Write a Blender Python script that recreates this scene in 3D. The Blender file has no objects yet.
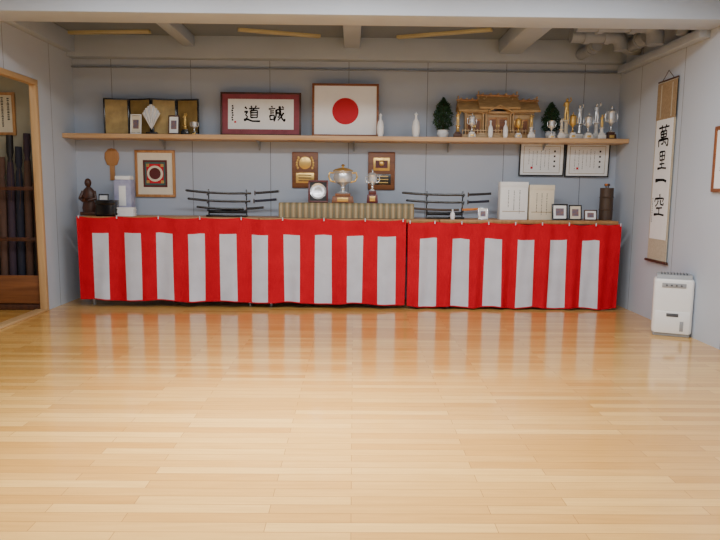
import bpy, bmesh, math, random
from mathutils import Vector, Matrix
random.seed(7)
R=math.radians
# ------------------------------------------------------------ camera geometry
F=640.0; CH=1.3
P=math.atan(80/640.0); YW=0.0109; RL=R(0.55)
fw=Vector((math.sin(YW)*math.cos(P),math.cos(YW)*math.cos(P),-math.sin(P)))
r0=Vector((math.cos(YW),-math.sin(YW),0)); u0=r0.cross(fw)
rt=r0*math.cos(RL)+u0*math.sin(RL); up=u0*math.cos(RL)-r0*math.sin(RL)
C0=Vector((0,0,CH))
def ray(px,py): return fw+rt*((px-360)/F)+up*((270-py)/F)
def onY(px,py,Y):
    d=ray(px,py); t=Y/d.y; p=C0+d*t; return p.x,p.z
def onZ(px,py,Z):
    d=ray(px,py); t=(Z-CH)/d.z; p=C0+d*t; return p.x,p.y
def onX(px,py,X):
    d=ray(px,py); t=X/d.x; p=C0+d*t; return p.y,p.z
def fit(x0,y0,x1,y1,Y):
    ym=(y0+y1)/2; xm=(x0+x1)/2
    a=onY(x0,ym,Y)[0]; b=onY(x1,ym,Y)[0]
    t=onY(xm,y0,Y)[1]; z=onY(xm,y1,Y)[1]
    return (a+b)/2, z, b-a, t-z
def st(x0,y0,x1,Y,zb):
    cx,_,w,_=fit(x0,y0,x1,y0+20,Y)
    return cx,w,onY((x0+x1)/2,y0,Y)[1]-zb
# ------------------------------------------------------------ materials
def lin(c):
    out=[]
    for v in c:
        v=v/255.0
        out.append(v/12.92 if v<=0.04045 else ((v+0.055)/1.055)**2.4)
    return out
def nn(nt,t,**kw):
    n=nt.nodes.new(t)
    for k,v in kw.items(): setattr(n,k,v)
    return n
_m={}
def mat(name,c,rough=0.5,metal=0.0,var=0.08,scale=12,stretch=(1,1,1),c2=None,bump=0.0,spec=0.5,coat=0.0,emit=0):
    if name in _m: return _m[name]
    m=bpy.data.materials.new(name); m.use_nodes=True; nt=m.node_tree
    b=nt.nodes['Principled BSDF']
    a=lin(c)
    lo=[max(0,v*(1-var)) for v in a]; hi=[min(1,v*(1+var)) for v in a]
    if c2 is not None: lo=a; hi=lin(c2)
    tc=nn(nt,'ShaderNodeTexCoord'); mp=nn(nt,'ShaderNodeMapping'); mp.inputs['Scale'].default_value=stretch
    no=nn(nt,'ShaderNodeTexNoise'); no.inputs['Scale'].default_value=scale; no.inputs['Detail'].default_value=4
    rp=nn(nt,'ShaderNodeValToRGB')
    rp.color_ramp.elements[0].position=0.3; rp.color_ramp.elements[1].position=0.7
    rp.color_ramp.elements[0].color=lo+[1]; rp.color_ramp.elements[1].color=hi+[1]
    L=nt.links.new
    L(tc.outputs['Object'],mp.inputs['Vector']); L(mp.outputs[0],no.inputs['Vector'])
    L(no.outputs['Fac'],rp.inputs['Fac']); L(rp.outputs[0],b.inputs['Base Color'])
    b.inputs['Roughness'].default_value=rough; b.inputs['Metallic'].default_value=metal
    b.inputs['Specular IOR Level'].default_value=spec
    b.inputs['Coat Weight'].default_value=coat
    if bump>0:
        bp=nn(nt,'ShaderNodeBump'); bp.inputs['Strength'].default_value=bump; bp.inputs['Distance'].default_value=0.02
        L(no.outputs['Fac'],bp.inputs['Height']); L(bp.outputs[0],b.inputs['Normal'])
    _m[name]=m; return m
def wood(name,c1,c2,axis='x',rough=0.45,scale=10):
    s={'x':(0.6,8,8),'y':(8,0.6,8),'z':(8,8,0.6)}[axis]
    return mat(name,c1,rough,0,0,scale/3,s,c2)
def wallmat(name,c,seam,off=0.0,axis='X',sc=(116,121,132)):
    m=bpy.data.materials.new(name); m.use_nodes=True; nt=m.node_tree; L=nt.links.new
    b=nt.nodes['Principled BSDF']; b.inputs['Roughness'].default_value=0.6
    tc=nn(nt,'ShaderNodeTexCoord'); sp=nn(nt,'ShaderNodeSeparateXYZ'); L(tc.outputs['Object'],sp.inputs[0])
    ad=nn(nt,'ShaderNodeMath',operation='ADD'); ad.inputs[1].default_value=50+off; L(sp.outputs[axis],ad.inputs[0])
    md=nn(nt,'ShaderNodeMath',operation='MODULO'); md.inputs[1].default_value=seam; L(ad.outputs[0],md.inputs[0])
    lt=nn(nt,'ShaderNodeMath',operation='LESS_THAN'); lt.inputs[1].default_value=0.008; L(md.outputs[0],lt.inputs[0])
    no=nn(nt,'ShaderNodeTexNoise'); no.inputs['Scale'].default_value=1.5; L(tc.outputs['Object'],no.inputs['Vector'])
    mx=nn(nt,'ShaderNodeMix',data_type='RGBA'); L(no.outputs['Fac'],mx.inputs['Factor'])
    a=lin(c); mx.inputs['A'].default_value=[v*0.95 for v in a]+[1]; mx.inputs['B'].default_value=[v*1.05 for v in a]+[1]
    m2=nn(nt,'ShaderNodeMix',data_type='RGBA'); L(lt.outputs[0],m2.inputs['Factor']); L(mx.outputs['Result'],m2.inputs['A'])
    m2.inputs['B'].default_value=lin(sc)+[1]
    L(m2.outputs['Result'],b.inputs['Base Color'])
    return m
def floormat():
    m=bpy.data.materials.new('floor_planks'); m.use_nodes=True; nt=m.node_tree; L=nt.links.new
    b=nt.nodes['Principled BSDF']
    tc=nn(nt,'ShaderNodeTexCoord')
    br=nn(nt,'ShaderNodeTexBrick'); br.offset=0.37; br.offset_frequency=2
    br.inputs['Scale'].default_value=1.0; br.inputs['Brick Width'].default_value=0.9; br.inputs['Row Height'].default_value=0.072
    br.inputs['Mortar Size'].default_value=0.0015; br.inputs['Mortar Smooth'].default_value=0.3; br.inputs['Bias'].default_value=0.0
    br.inputs['Color1'].default_value=lin((226,178,100))+[1]; br.inputs['Color2'].default_value=lin((200,146,70))+[1]
    br.inputs['Mortar'].default_value=lin((156,106,48))+[1]
    L(tc.outputs['Object'],br.inputs['Vector'])
    mp=nn(nt,'ShaderNodeMapping'); mp.inputs['Scale'].default_value=(1.2,16,1); L(tc.outputs['Object'],mp.inputs[0])
    no=nn(nt,'ShaderNodeTexNoise'); no.inputs['Scale'].default_value=3; no.inputs['Detail'].default_value=6; L(mp.outputs[0],no.inputs['Vector'])
    rp=nn(nt,'ShaderNodeValToRGB'); rp.color_ramp.elements[0].position=0.3; rp.color_ramp.elements[1].position=0.75
    rp.color_ramp.elements[0].color=(0.9,0.87,0.82,1); rp.color_ramp.elements[1].color=(1.05,1.05,1.04,1)
    L(no.outputs['Fac'],rp.inputs[0])
    mx=nn(nt,'ShaderNodeMix',data_type='RGBA',blend_type='MULTIPLY'); mx.inputs['Factor'].default_value=1
    L(br.outputs['Color'],mx.inputs['A']); L(rp.outputs[0],mx.inputs['B']); L(mx.outputs['Result'],b.inputs['Base Color'])
    b.inputs['Roughness'].default_value=0.4; b.inputs['Specular IOR Level'].default_value=0.3
    b.inputs['Coat Weight'].default_value=0.9; b.inputs['Coat Roughness'].default_value=0.11; b.inputs['Coat IOR'].default_value=1.55
    return m
def brocade():
    m=bpy.data.materials.new('striped_brocade'); m.use_nodes=True; nt=m.node_tree; L=nt.links.new
    b=nt.nodes['Principled BSDF']; b.inputs['Roughness'].default_value=0.6
    tc=nn(nt,'ShaderNodeTexCoord'); mp=nn(nt,'ShaderNodeMapping'); mp.inputs['Scale'].default_value=(1,0,0)
    L(tc.outputs['Object'],mp.inputs[0])
    wv=nn(nt,'ShaderNodeTexWave'); wv.inputs['Scale'].default_value=4.6; wv.inputs['Distortion'].default_value=0
    L(mp.outputs[0],wv.inputs[0])
    rp=nn(nt,'ShaderNodeValToRGB'); cr=rp.color_ramp; cr.interpolation='CONSTANT'
    cr.elements[0].position=0; cr.elements[0].color=lin((98,94,72))+[1]
    cr.elements[1].position=0.3; cr.elements[1].color=lin((146,126,84))+[1]
    e=cr.elements.new(0.6); e.color=lin((118,80,58))+[1]
    e=cr.elements.new(0.75); e.color=lin((172,154,116))+[1]
    L(wv.outputs['Fac'],rp.inputs[0])
    no=nn(nt,'ShaderNodeTexNoise'); no.inputs['Scale'].default_value=60; L(tc.outputs['Object'],no.inputs[0])
    ml=nn(nt,'ShaderNodeMath',operation='MULTIPLY'); ml.inputs[1].default_value=0.5; L(no.outputs['Fac'],ml.inputs[0])
    mx=nn(nt,'ShaderNodeMix',data_type='RGBA'); mx.inputs['B'].default_value=lin((130,116,86))+[1]
    L(ml.outputs[0],mx.inputs['Factor']); L(rp.outputs[0],mx.inputs['A']); L(mx.outputs['Result'],b.inputs['Base Color'])
    return m
M_wall=wallmat('painted_panel_wall',(172,182,197),0.91,0.12)
M_wallR=wallmat('painted_side_wall',(188,197,209),0.91,0.3,'Y')
M_plain=mat('painted_plaster',(176,185,196),0.7,scale=2,var=0.05)
M_beam=mat('beam_paint',(170,181,195),0.7,scale=2,var=0.05)
M_beamf=mat('front_beam_paint',(184,195,209),0.7,scale=2,var=0.04)
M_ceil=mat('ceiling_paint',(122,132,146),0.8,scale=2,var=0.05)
M_alc=mat('alcove_wall_paint',(166,160,140),0.7,scale=3,var=0.07)
M_mould=mat('moulding_grey',(130,138,150),0.6)
M_floor=floormat()
M_shelf=wood('pale_shelf_wood',(212,176,134),(192,152,108),'x')
M_lwood=wood('light_wood',(208,174,128),(190,150,102),'z')
M_lwoodx=wood('light_wood_horizontal',(204,170,122),(186,148,98),'y')
M_hinoki=wood('cypress_wood',(204,174,130),(180,146,102),'x')
M_thatch=mat('shrine_roof_wood',(192,158,110),0.8,0,0,14,(1,6,1),(164,130,88),spec=0.2)
M_dwood=wood('dark_brown_wood',(84,48,30),(58,32,22),'z')
M_mwood=wood('medium_brown_wood',(136,84,48),(106,62,34),'x')
M_tan=wood('tan_wood',(190,140,88),(164,112,64),'z')
M_frame=wood('brown_frame_wood',(146,88,50),(116,68,38),'x')
M_redframe=mat('mauve_red_mat_board',(148,66,76),0.6,c2=(130,52,62))
M_black=mat('black_lacquer',(20,19,22),0.25,coat=0.3)
M_mblack=mat('matte_black',(28,27,30),0.6)
M_white=mat('white_paper',(236,238,238),0.7,var=0.03)
M_glz=mat('white_glaze',(236,238,240),0.25,var=0.02)
M_ink=mat('black_ink',(16,15,16),0.8,spec=0.2)
M_flag=mat('flag_white_cloth',(240,241,243),0.7,var=0.02)
M_red=mat('flag_red',(196,8,36),0.7,var=0.03)
M_cred=mat('curtain_red_cloth',(192,10,34),0.85,var=0.08,scale=5,spec=0.15,bump=0.7)
M_cwht=mat('curtain_white_cloth',(200,203,214),0.8,var=0.07,scale=5,spec=0.2,bump=0.7)
M_gold=mat('gold_metal',(214,176,100),0.3,0.7,var=0.1)
M_goldleaf=mat('gold_leaf',(166,138,80),0.45,0.35,c2=(128,104,58),scale=9)
M_silver=mat('silver_metal',(222,224,226),0.25,0.65)
M_cream=mat('cream_mat_board',(224,214,192),0.7,var=0.04)
M_teal=mat('teal_inlay',(56,92,88),0.6)
M_maroon=mat('maroon_wood',(90,30,30),0.4)
M_green=mat('dark_leaf_green',(26,54,36),0.6,c2=(54,90,56),scale=20)
M_bark=mat('bark_brown',(84,62,44),0.8)
M_marble=mat('white_marble',(228,226,222),0.3,c2=(196,194,192),scale=18)
M_lav=mat('pale_lavender_cloth',(184,186,208),0.7,c2=(144,146,180),scale=9)
M_steel=mat('brushed_steel',(170,172,176),0.4,0.8)
M_purple=mat('dark_purple_cloth',(60,45,58),0.8)
M_navy=mat('navy_cloth',(34,36,52),0.8)
M_brown=mat('brown_cloth',(88,62,50),0.8)
M_grey=mat('grey_plastic',(150,152,154),0.5)
M_dgrey=mat('dark_grey_plastic',(78,80,84),0.5)
M_appl=mat('off_white_plastic',(234,233,230),0.4,var=0.02)
M_blue=mat('blue_glass_photo',(70,90,130),0.3,c2=(150,110,90),scale=30)
M_orange=mat('orange_cord',(206,120,46),0.6)
M_pipe=mat('pipe_paint',(146,154,165),0.5)
M_yel=wood('yellowish_batten_wood',(200,190,150),(184,172,128),'x')
M_brocade=brocade()
M_scrollb=mat('scroll_brown_brocade',(146,122,90),0.7,c2=(168,144,110),scale=50)
M_scrollg=mat('scroll_beige_brocade',(196,186,164),0.7,c2=(176,166,144),scale=50)
M_bamb=mat('smoked_bamboo',(74,56,42),0.5)
# ------------------------------------------------------------ mesh builder
class B:
    def __init__(s): s.bm=bmesh.new(); s.mats=[]
    def mi(s,m):
        if m not in s.mats: s.mats.append(m)
        return s.mats.index(m)
    def add(s,t,m,mx=None):
        i=s.mi(m)
        for f in t.faces: f.material_index=i; f.smooth=True
        if mx is not None: t.transform(mx)
        bmesh.ops.recalc_face_normals(t,faces=t.faces[:])
        me=bpy.data.meshes.new('tmp'); t.to_mesh(me); t.free(); s.bm.from_mesh(me); bpy.data.meshes.remove(me)
    def box(s,c,d,m,bev=0,rot=None,seg=2,taper=None):
        t=bmesh.new(); bmesh.ops.create_cube(t,size=1)
        for v in t.verts:
            k=1.0
            if taper and v.co.z>0: k=taper
            v.co=Vector((v.co.x*d[0]*k,v.co.y*d[1]*k,v.co.z*d[2]))
        if bev>0: bmesh.ops.bevel(t,geom=t.edges[:],offset=bev,segments=seg,affect='EDGES',profile=0.5)
        mx=Matrix.Translation(c)
        if rot is not None: mx=mx@rot
        s.add(t,m,mx); return s
    def lathe(s,prof,m,c=(0,0,0),seg=20,mx=None,sx=1,sy=1):
        t=bmesh.new(); rings=[]
        for r,z in prof:
            if r<1e-5: rings.append([t.verts.new((0,0,z))])
            else: rings.append([t.verts.new((r*sx*math.cos(2*math.pi*i/seg),r*sy*math.sin(2*math.pi*i/seg),z)) for i in range(seg)])
        for a,b in zip(rings,rings[1:]):
            for i in range(seg):
                j=(i+1)%seg
                if len(a)==1 and len(b)==1: continue
                if len(a)==1: t.faces.new((a[0],b[j],b[i]))
                elif len(b)==1: t.faces.new((a[i],a[j],b[0]))
                else: t.faces.new((a[i],a[j],b[j],b[i]))
        if len(rings[0])>1: t.faces.new(list(reversed(rings[0])))
        if len(rings[-1])>1: t.faces.new(rings[-1])
        X=Matrix.Translation(c)
        if mx is not None: X=X@mx
        s.add(t,m,X); return s
    def cyl(s,p0,p1,r0,m,r1=None,seg=14):
        r1=r0 if r1 is None else r1
        p0=Vector(p0); p1=Vector(p1); d=p1-p0
        q=d.to_track_quat('Z','Y').to_matrix().to_4x4()
        return s.lathe([(r0,0),(r1,d.length)],m,p0,seg,q)
    def ball(s,c,r,m,sc=(1,1,1),seg=14):
        t=bmesh.new(); bmesh.ops.create_uvsphere(t,u_segments=seg,v_segments=max(6,seg//2+2),radius=r)
        s.add(t,m,Matrix.Translation(c)@Matrix.Diagonal((*sc,1))); return s
    def tube(s,pts,r,m,seg=8,flat=1.0,radii=None):
        t=bmesh.new(); pts=[Vector(p) for p in pts]; rings=[]
        for k,p in enumerate(pts):
            d=(pts[min(k+1,len(pts)-1)]-pts[max(k-1,0)]).normalized()
            a=Vector((0,1,0))
            if abs(d.y)>0.9: a=Vector((1,0,0))
            n=d.cross(a).normalized(); b=d.cross(n)
            rr=radii[k] if radii else r
            rings.append([t.verts.new(p+n*rr*math.cos(2*math.pi*i/seg)+b*rr*flat*math.sin(2*math.pi*i/seg)) for i in range(seg)])
        for A,Bq in zip(rings,rings[1:]):
            for i in range(seg):
                j=(i+1)%seg; t.faces.new((A[i],A[j],Bq[j],Bq[i]))
        t.faces.new(rings[0]); t.faces.new(list(reversed(rings[-1])))
        s.add(t,m); return s
    def pipe(s,pts,r,m,seg=16,upv=(0,0,1)):
        t=bmesh.new(); pts=[Vector(p) for p in pts]; rings=[]; N=None
        for k,p in enumerate(pts):
            d=(pts[min(k+1,len(pts)-1)]-pts[max(k-1,0)]).normalized()
            if N is None:
                a=Vector(upv)
                if abs(d.dot(a))>0.9: a=Vector((1,0,0))
                N=(a-d*a.dot(d)).normalized()
            else: N=(N-d*N.dot(d)).normalized()
            b=d.cross(N)
            rings.append([t.verts.new(p+N*r*math.cos(2*math.pi*i/seg)+b*r*math.sin(2*math.pi*i/seg)) for i in range(seg)])
        for A,Bq in zip(rings,rings[1:]):
            for i in range(seg):
                j=(i+1)%seg; t.faces.new((A[i],A[j],Bq[j],Bq[i]))
        t.faces.new(rings[0]); t.faces.new(list(reversed(rings[-1])))
        s.add(t,m); return s
    def prism(s,pts,x0,x1,m,plane='YZ'):
        t=bmesh.new()
        def V(x,p):
            if plane=='YZ': return (x,p[0],p[1])
            if plane=='XZ': return (p[0],x,p[1])
            return (p[0],p[1],x)
        a=[t.verts.new(V(x0,p)) for p in pts]; b=[t.verts.new(V(x1,p)) for p in pts]
        t.faces.new(a); t.faces.new(list(reversed(b)))
        n=len(pts)
        for i in range(n): t.faces.new((a[i],a[(i+1)%n],b[(i+1)%n],b[i]))
        s.add(t,m); return s
    def frame(s,w,h,bw,d,m,z0=0.0,y=0.0,bev=0.003):
        s.box((0,y,z0+bw/2),(w,d,bw),m,bev); s.box((0,y,z0+h-bw/2),(w,d,bw),m,bev)
        s.box((-w/2+bw/2,y,z0+h/2),(bw,d,h-2*bw),m,bev); s.box((w/2-bw/2,y,z0+h/2),(bw,d,h-2*bw),m,bev); return s
    def brush(s,strk,cx,cz,w,h,y,m,wd=7.0):
        for st_ in strk:
            k=1.0
            if isinstance(st_[0],(int,float)): k=st_[0]; st_=st_[1]
            P_=[Vector((p[0],100-p[1])) for p in st_]
            Q=[]
            for i in range(len(P_)-1):
                for j in range(6): Q.append(P_[i].lerp(P_[i+1],j/6))
            Q.append(P_[-1]); n=len(Q)
            Q=[Q[0]]+[(Q[i-1]+Q[i]*2+Q[i+1])/4 for i in range(1,n-1)]+[Q[-1]]
            t=bmesh.new(); L=[];Rr=[]
            for i,q in enumerate(Q):
                d=(Q[min(i+1,n-1)]-Q[max(i-1,0)])
                if d.length<1e-6: d=Vector((1,0))
                d.normalize(); nv=Vector((-d.y,d.x)); u=i/(n-1)
                ww=wd*k*(1.2-0.45*math.sin(u*math.pi)-0.5*u**3)*0.5
                if i==0: ww*=0.6
                def M(v): return t.verts.new((cx+(v.x/100-0.5)*w,y,cz+(v.y/100-0.5)*h))
                L.append(M(q+nv*ww)); Rr.append(M(q-nv*ww))
            for i in range(n-1): t.faces.new((L[i],L[i+1],Rr[i+1],Rr[i]))
            s.add(t,m)
        return s
    def obj(s,name,parent=None,loc=(0,0,0),rot=(0,0,0)):
        me=bpy.data.meshes.new(name); s.bm.to_mesh(me); s.bm.free()
        for m in s.mats: me.materials.append(m)
        me.set_sharp_from_angle(angle=R(35))
        o=bpy.data.objects.new(name,me); bpy.context.scene.collection.objects.link(o)
        o.location=loc; o.rotation_euler=rot
        if parent: o.parent=parent
        return o
CHARS={
'里':[[(24,10),(28,54)],[(24,12),(76,9),(72,52)],[(28,32),(72,30)],[(28,52),(72,50)],[(50,12),(50,92)],[(26,71),(76,69)],(1.2,[(6,93),(50,89),(96,93)])],
'一':[(1.8,[(3,50),(30,46),(70,46),(97,54)])],
'空':[(1.2,[(50,0),(54,14)]),[(14,18),(8,36)],[(14,21),(88,18),(78,34)],[(40,28),(34,44),(16,56)],[(60,26),(62,46),(86,49),(86,38)],[(24,64),(78,61)],[(51,62),(51,92)],(1.2,[(6,94),(50,90),(96,94)])],
'萬':[[(8,14),(92,11)],[(34,2),(36,25)],[(68,1),(62,25)],[(26,30),(30,58)],[(26,31),(74,28),(71,57)],[(30,44),(70,42)],[(30,57),(70,55)],[(50,30),(50,84)],(1.1,[(12,67),(14,98)]),(1.1,[(12,68),(88,64),(86,96),(74,91)]),[(50,84),(32,86)],[(60,74),(72,87)]],
'道':[(1.1,[(44,1),(50,12)]),[(76,0),(68,13)],[(32,18),(95,15)],[(62,17),(56,28)],[(42,28),(43,73)],[(42,29),(83,27),(81,72)],[(43,42),(81,41)],[(43,56),(81,55)],[(43,71),(81,70)],(1.2,[(8,8),(20,20)]),[(4,38),(24,34),(12,55),(24,66),(12,82)],(1.4,[(2,86),(22,80),(52,92),(99,92)])],
'誠':[(1.1,[(18,1),(25,10)]),[(2,19),(42,16)],[(10,31),(34,29)],[(10,43),(34,41)],[(9,56),(12,84)],[(9,57),(36,55),(33,83)],[(12,82),(33,80)],[(48,23),(93,19)],(1.2,[(48,22),(46,60),(34,92)]),[(50,43),(67,41),(64,70),(55,63)],(1.3,[(67,1),(71,40),(80,72),(97,92),(98,76)]),[(91,40),(80,62),(57,86)],(1.1,[(82,3),(91,13)])],
}
def thing(name,label,cat,loc,rot=(0,0,0),group=None):
    e=bpy.data.objects.new(name,None); e.empty_display_size=0.05
    bpy.context.scene.collection.objects.link(e); e.location=loc; e.rotation_euler=rot
    return tag(e,label,cat,group)
def tag(o,label,cat,group=None):
    o['label']=label; o['category']=cat
    if group: o['group']=group
    return o
def struct(o): o['kind']='structure'; return o
def strokes(b,x0,x1,z0,z1,y,m,cols,rng,vert=True,th=0.003):
    for i in range(cols):
        x=x0+(x1-x0)*(i+0.5)/cols; z=z1-rng.random()*0.1*(z1-z0); e=z0+rng.random()*0.3*(z1-z0)
        while z>e:
            l=0.012+rng.random()*0.006
            b.box((x,y,z),(th*rng.uniform(1.2,2.2),0.001,l*0.62),m); z-=l*1.15
    return b
# ------------------------------------------------------------ room
YB=7.6; XR=3.08; XL=-3.24; ZCE=3.0
def slab(name,x0,x1,y0,y1,z0,z1,m,bev=0):
    b=B(); b.box(((x0+x1)/2,(y0+y1)/2,(z0+z1)/2),(x1-x0,y1-y0,z1-z0),m,bev)
    return struct(b.obj(name))
slab('floor',-4.5,XR+0.1,-2.1,YB+0.1,-0.1,0,M_floor)
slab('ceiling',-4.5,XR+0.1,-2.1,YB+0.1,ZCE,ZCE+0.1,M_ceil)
slab('wall_back',XL-0.1,XR+0.1,YB,YB+0.1,0,ZCE,M_wall)
slab('wall_right',XR,XR+0.1,-2,YB,0,ZCE,M_wallR)
slab('wall_front',-4.4,XR,-2.1,-2,0,ZCE,M_plain)
YP=6.74
slab('wall_left',XL-0.055,XL,YP,YB,0,ZCE,M_wallR)
slab('wall_left.001',XL-0.055,XL,3.9,YP,2.38,ZCE,M_wallR)
slab('wall_left.002',XL-0.1,XL,-2,3.9,0,ZCE,M_wallR)
slab('wall_alcove_end',-4.4,XL-0.055,7.12,7.22,0,ZCE,M_alc)
slab('wall_alcove_side',-4.5,-4.4,-2,7.22,0,ZCE,M_alc)
slab('trim_1',XL-0.06,XL+0.012,YP-0.05,YP,0,2.325,M_lwood,0.004)
slab('trim_2',XL-0.06,XL+0.012,3.9,YP,2.325,2.38,M_lwoodx,0.004)
slab('trim_3',XL-0.1,XL+0.02,3.9,YP-0.05,0,0.022,M_lwoodx,0.004)
slab('trim_4',-4.4,XR,5.38,5.72,2.70,ZCE,M_beamf,0.01)
slab('trim_5',XL,XR,YB-0.14,YB,2.76,ZCE,M_beam,0.005)
slab('trim_6',XL,XR,YB-0.03,YB,2.66,2.675,M_mould,0.003)
slab('trim_7',1.62,1.88,5.72,YB-0.14,2.84,ZCE,M_beam,0.02)
slab('trim_8',-1.93,-1.80,5.72,YB-0.14,2.88,ZCE,M_beam,0.01)
slab('trim_9',-0.12,0.06,5.72,YB-0.14,2.88,ZCE,M_beam,0.01)
slab('trim_10',XR-0.10,XR,5.72,YB-0.14,2.64,2.72,M_beam,0.01)
slab('trim_11',XL,XL+0.10,5.72,YB-0.14,2.80,ZCE,M_beam,0.01)
for i,(a,b_) in enumerate([((238,31),(322,47)),((395,47),(492,31)),((66,46),(150,33))]):
    x0,y0=onZ(a[0],a[1],2.97); x1,y1=onZ(b_[0],b_[1],2.97)
    y0=min(max(y0,5.85),7.36); y1=min(max(y1,5.85),7.36)
    d=Vector((x1-x0,y1-y0,0)); b=B(); b.box((0,0,0),(d.length,0.07,0.03),M_yel,0.003)
    o=b.obj('ceiling_batten',None,((x0+x1)/2,(y0+y1)/2,2.984),(0,0,math.atan2(d.y,d.x)))
    tag(o,'thin yellowish wooden batten running diagonally under the ceiling','ceiling batten','diagonal ceiling battens')
def rnd(pts,rad=0.09):
    pts=[Vector(p) for p in pts]; out=[pts[0]]
    for i in range(1,len(pts)-1):
        a=(pts[i-1]-pts[i]).normalized(); c=(pts[i+1]-pts[i]).normalized()
        p0=pts[i]+a*rad; p1=pts[i]+c*rad
        for j in range(7):
            t=j/6; out.append(p0*(1-t)**2+pts[i]*2*t*(1-t)+p1*t*t)
    out.append(pts[-1]); return out
def cpipe(pts,r,label):
    b=B(); b.pipe(rnd(pts,max(0.09,r*1.5)),r,M_pipe)
    p=Vector(pts[0]); q=Vector(pts[1])
    for t in (0.3,0.7):
        c=p.lerp(q,t); d=(q-p).normalized(); b.cyl(c-d*0.03,c+d*0.03,r*1.18,M_pipe)
    tag(b.obj('ceiling_pipe'),label,'pipe','painted pipes under the ceiling by the side wall')
cpipe([(2.1,6.0,2.90),(2.98,6.0,2.90),(2.98,6.0,2.73)],0.06,'grey painted pipe crossing under the ceiling and turning down')
cpipe([(2.1,6.3,2.89),(2.86,6.3,2.89),(2.86,6.3,2.70)],0.08,'thick grey painted pipe with an elbow near the side wall')
cpipe([(2.2,6.75,2.88),(2.72,6.75,2.88),(2.72,6.75,2.74)],0.07,'grey painted pipe dropping short from the ceiling')
cpipe([(2.55,6.95,2.84),(2.55,7.2,2.84),(2.55,7.44,2.84)],0.06,'short grey painted pipe entering the back beam')
cpipe([(2.90,6.55,2.84),(2.90,7.1,2.84),(3.06,7.1,2.84)],0.07,'grey painted pipe turning into the side wall')
# ------------------------------------------------------------ long shelf
YS=7.25; ZS=onY(360,136,YS)[1]
e=thing('wall_shelf','long pale wooden wall shelf holding frames and trophies','shelf',(0,0,ZS))
b=B(); b.box(((XL+XR)/2,(YS+YB)/2,-0.025),(XR-XL-0.01,YB-YS-0.004,0.05),M_shelf,0.004); b.obj('shelf_board',e)
for x in (-2.2,-1.1,0.0,1.1,2.2):
    b=B(); b.box((x,YB-0.012,-0.10),(0.02,0.02,0.10),M_pipe,0.003); b.box((x,YB-0.11,-0.056),(0.02,0.2,0.01),M_pipe,0.003)
    b.prism([(YB-0.02,-0.14),(YB-0.16,-0.06),(YB-0.02,-0.06)],x-0.003,x+0.003,M_pipe); b.obj('shelf_bracket',e)
# ------------------------------------------------------------ tables
YC=7.0; ZC=onY(360,219,YC)[1]; XT0=onY(78,260,YC)[0]; XT1=onY(618,260,YC)[0]
tw=(XT1-XT0)/3
for i in range(3):
    e=thing('folding_table','long folding table hidden behind the striped curtain','table',(XT0+tw*(i+0.5),(YC+YB)/2,0),group='tables in a row under the display')
    b=B(); b.box((0,0,ZC-0.02),(tw-0.01,YB-YC-0.05,0.04),M_tan,0.006); b.obj('table_top',e)
    for sx in (-1,1):
        b=B()
        for sy in (-1,1): b.cyl((sx*(tw/2-0.12),sy*0.2,0.0),(sx*(tw/2-0.12),sy*0.2,ZC-0.04),0.016,M_steel)
        b.cyl((sx*(tw/2-0.12),-0.2,0.12),(sx*(tw/2-0.12),0.2,0.12),0.01,M_steel); b.obj('leg',e)
    b=B(); b.box((0,0.0,ZC-0.2),(tw-0.3,0.4,0.02),M_mblack,0.004); b.obj('under_shelf',e)
# ------------------------------------------------------------ curtain
def curtain(x0,x1,yt0,yt1,yb0,yb1,stripes,label,ph,Y):
    A=onY(x0,yt0,Y); Bp=onY(x1,yt1,Y); Cc=onY(x0+3,yb0,Y); D=onY(x1-3,yb1,Y)
    e=thing('striped_curtain',label,'curtain',((A[0]+Bp[0])/2,Y,0),group='red and white ceremony curtains')
    cx=(A[0]+Bp[0])/2
    us=set(i/160 for i in range(161)); sr=[]
    for s0,s1 in stripes:
        a=(s0-x0)/(x1-x0); c=(s1-x0)/(x1-x0); sr.append((a,c)); us.add(a); us.add(c)
    us=sorted(us); vs=[0,0.05,0.1,0.185,0.28,0.4,0.52,0.64,0.76,0.88,0.988,1.0]
    bm=bmesh.new(); g=[]
    for u in us:
        col=[]
        x=A[0]+(Bp[0]-A[0])*u - cx
        zt=A[1]+(Bp[1]-A[1])*u - 0.013*abs(math.sin(u*math.pi*8))-0.004*math.sin(u*23+ph)
        zb=Cc[1]+(D[1]-Cc[1])*u + 0.008*math.sin(u*31+ph)
        for v in vs:
            f=0.4+0.6*v
            y=0.018*f*math.sin(u*52+ph+0.8*math.sin(u*9+ph))+0.010*f*math.sin(u*97+2*ph+v*2.2)-0.01*v
            xx=x+0.009*v*math.sin(u*40+ph+v)
            col.append(bm.verts.new((xx,y,zt+(zb-zt)*v)))
        g.append(col)
    for i in range(len(us)-1):
        um=(us[i]+us[i+1])/2
        for j in range(len(vs)-1):
            f=bm.faces.new((g[i][j],g[i][j+1],g[i+1][j+1],g[i+1][j])); f.smooth=True
            w=any(a<um<c for a,c in sr) and 0.18<=vs[j]<0.98
            f.material_index=1 if w else 0
    me=bpy.data.meshes.new('curtain_cloth'); bm.to_mesh(me); bm.free(); me.materials.append(M_cred); me.materials.append(M_cwht)
    o=bpy.data.objects.new('curtain_cloth',me); bpy.context.scene.collection.objects.link(o); o.parent=e
    n=8
    for k in range(n+1):
        u=k/n; 
        if u in(0,1): u=0.01 if u==0 else 0.99
        b=B(); b.box((A[0]+(Bp[0]-A[0])*u-cx,-0.026,A[1]+(Bp[1]-A[1])*u-0.004),(0.012,0.006,0.035),M_cwht,0.002)
        b.obj('tie_tape',e)
S1=[(91.5+31.9*i,108+31.9*i) for i in range(9)]+[(378,396)]
curtain(76,406.3,216,220,299.5,305,S1,'red and white striped ceremony curtain hung from the table edge',0.3,6.95)
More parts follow.
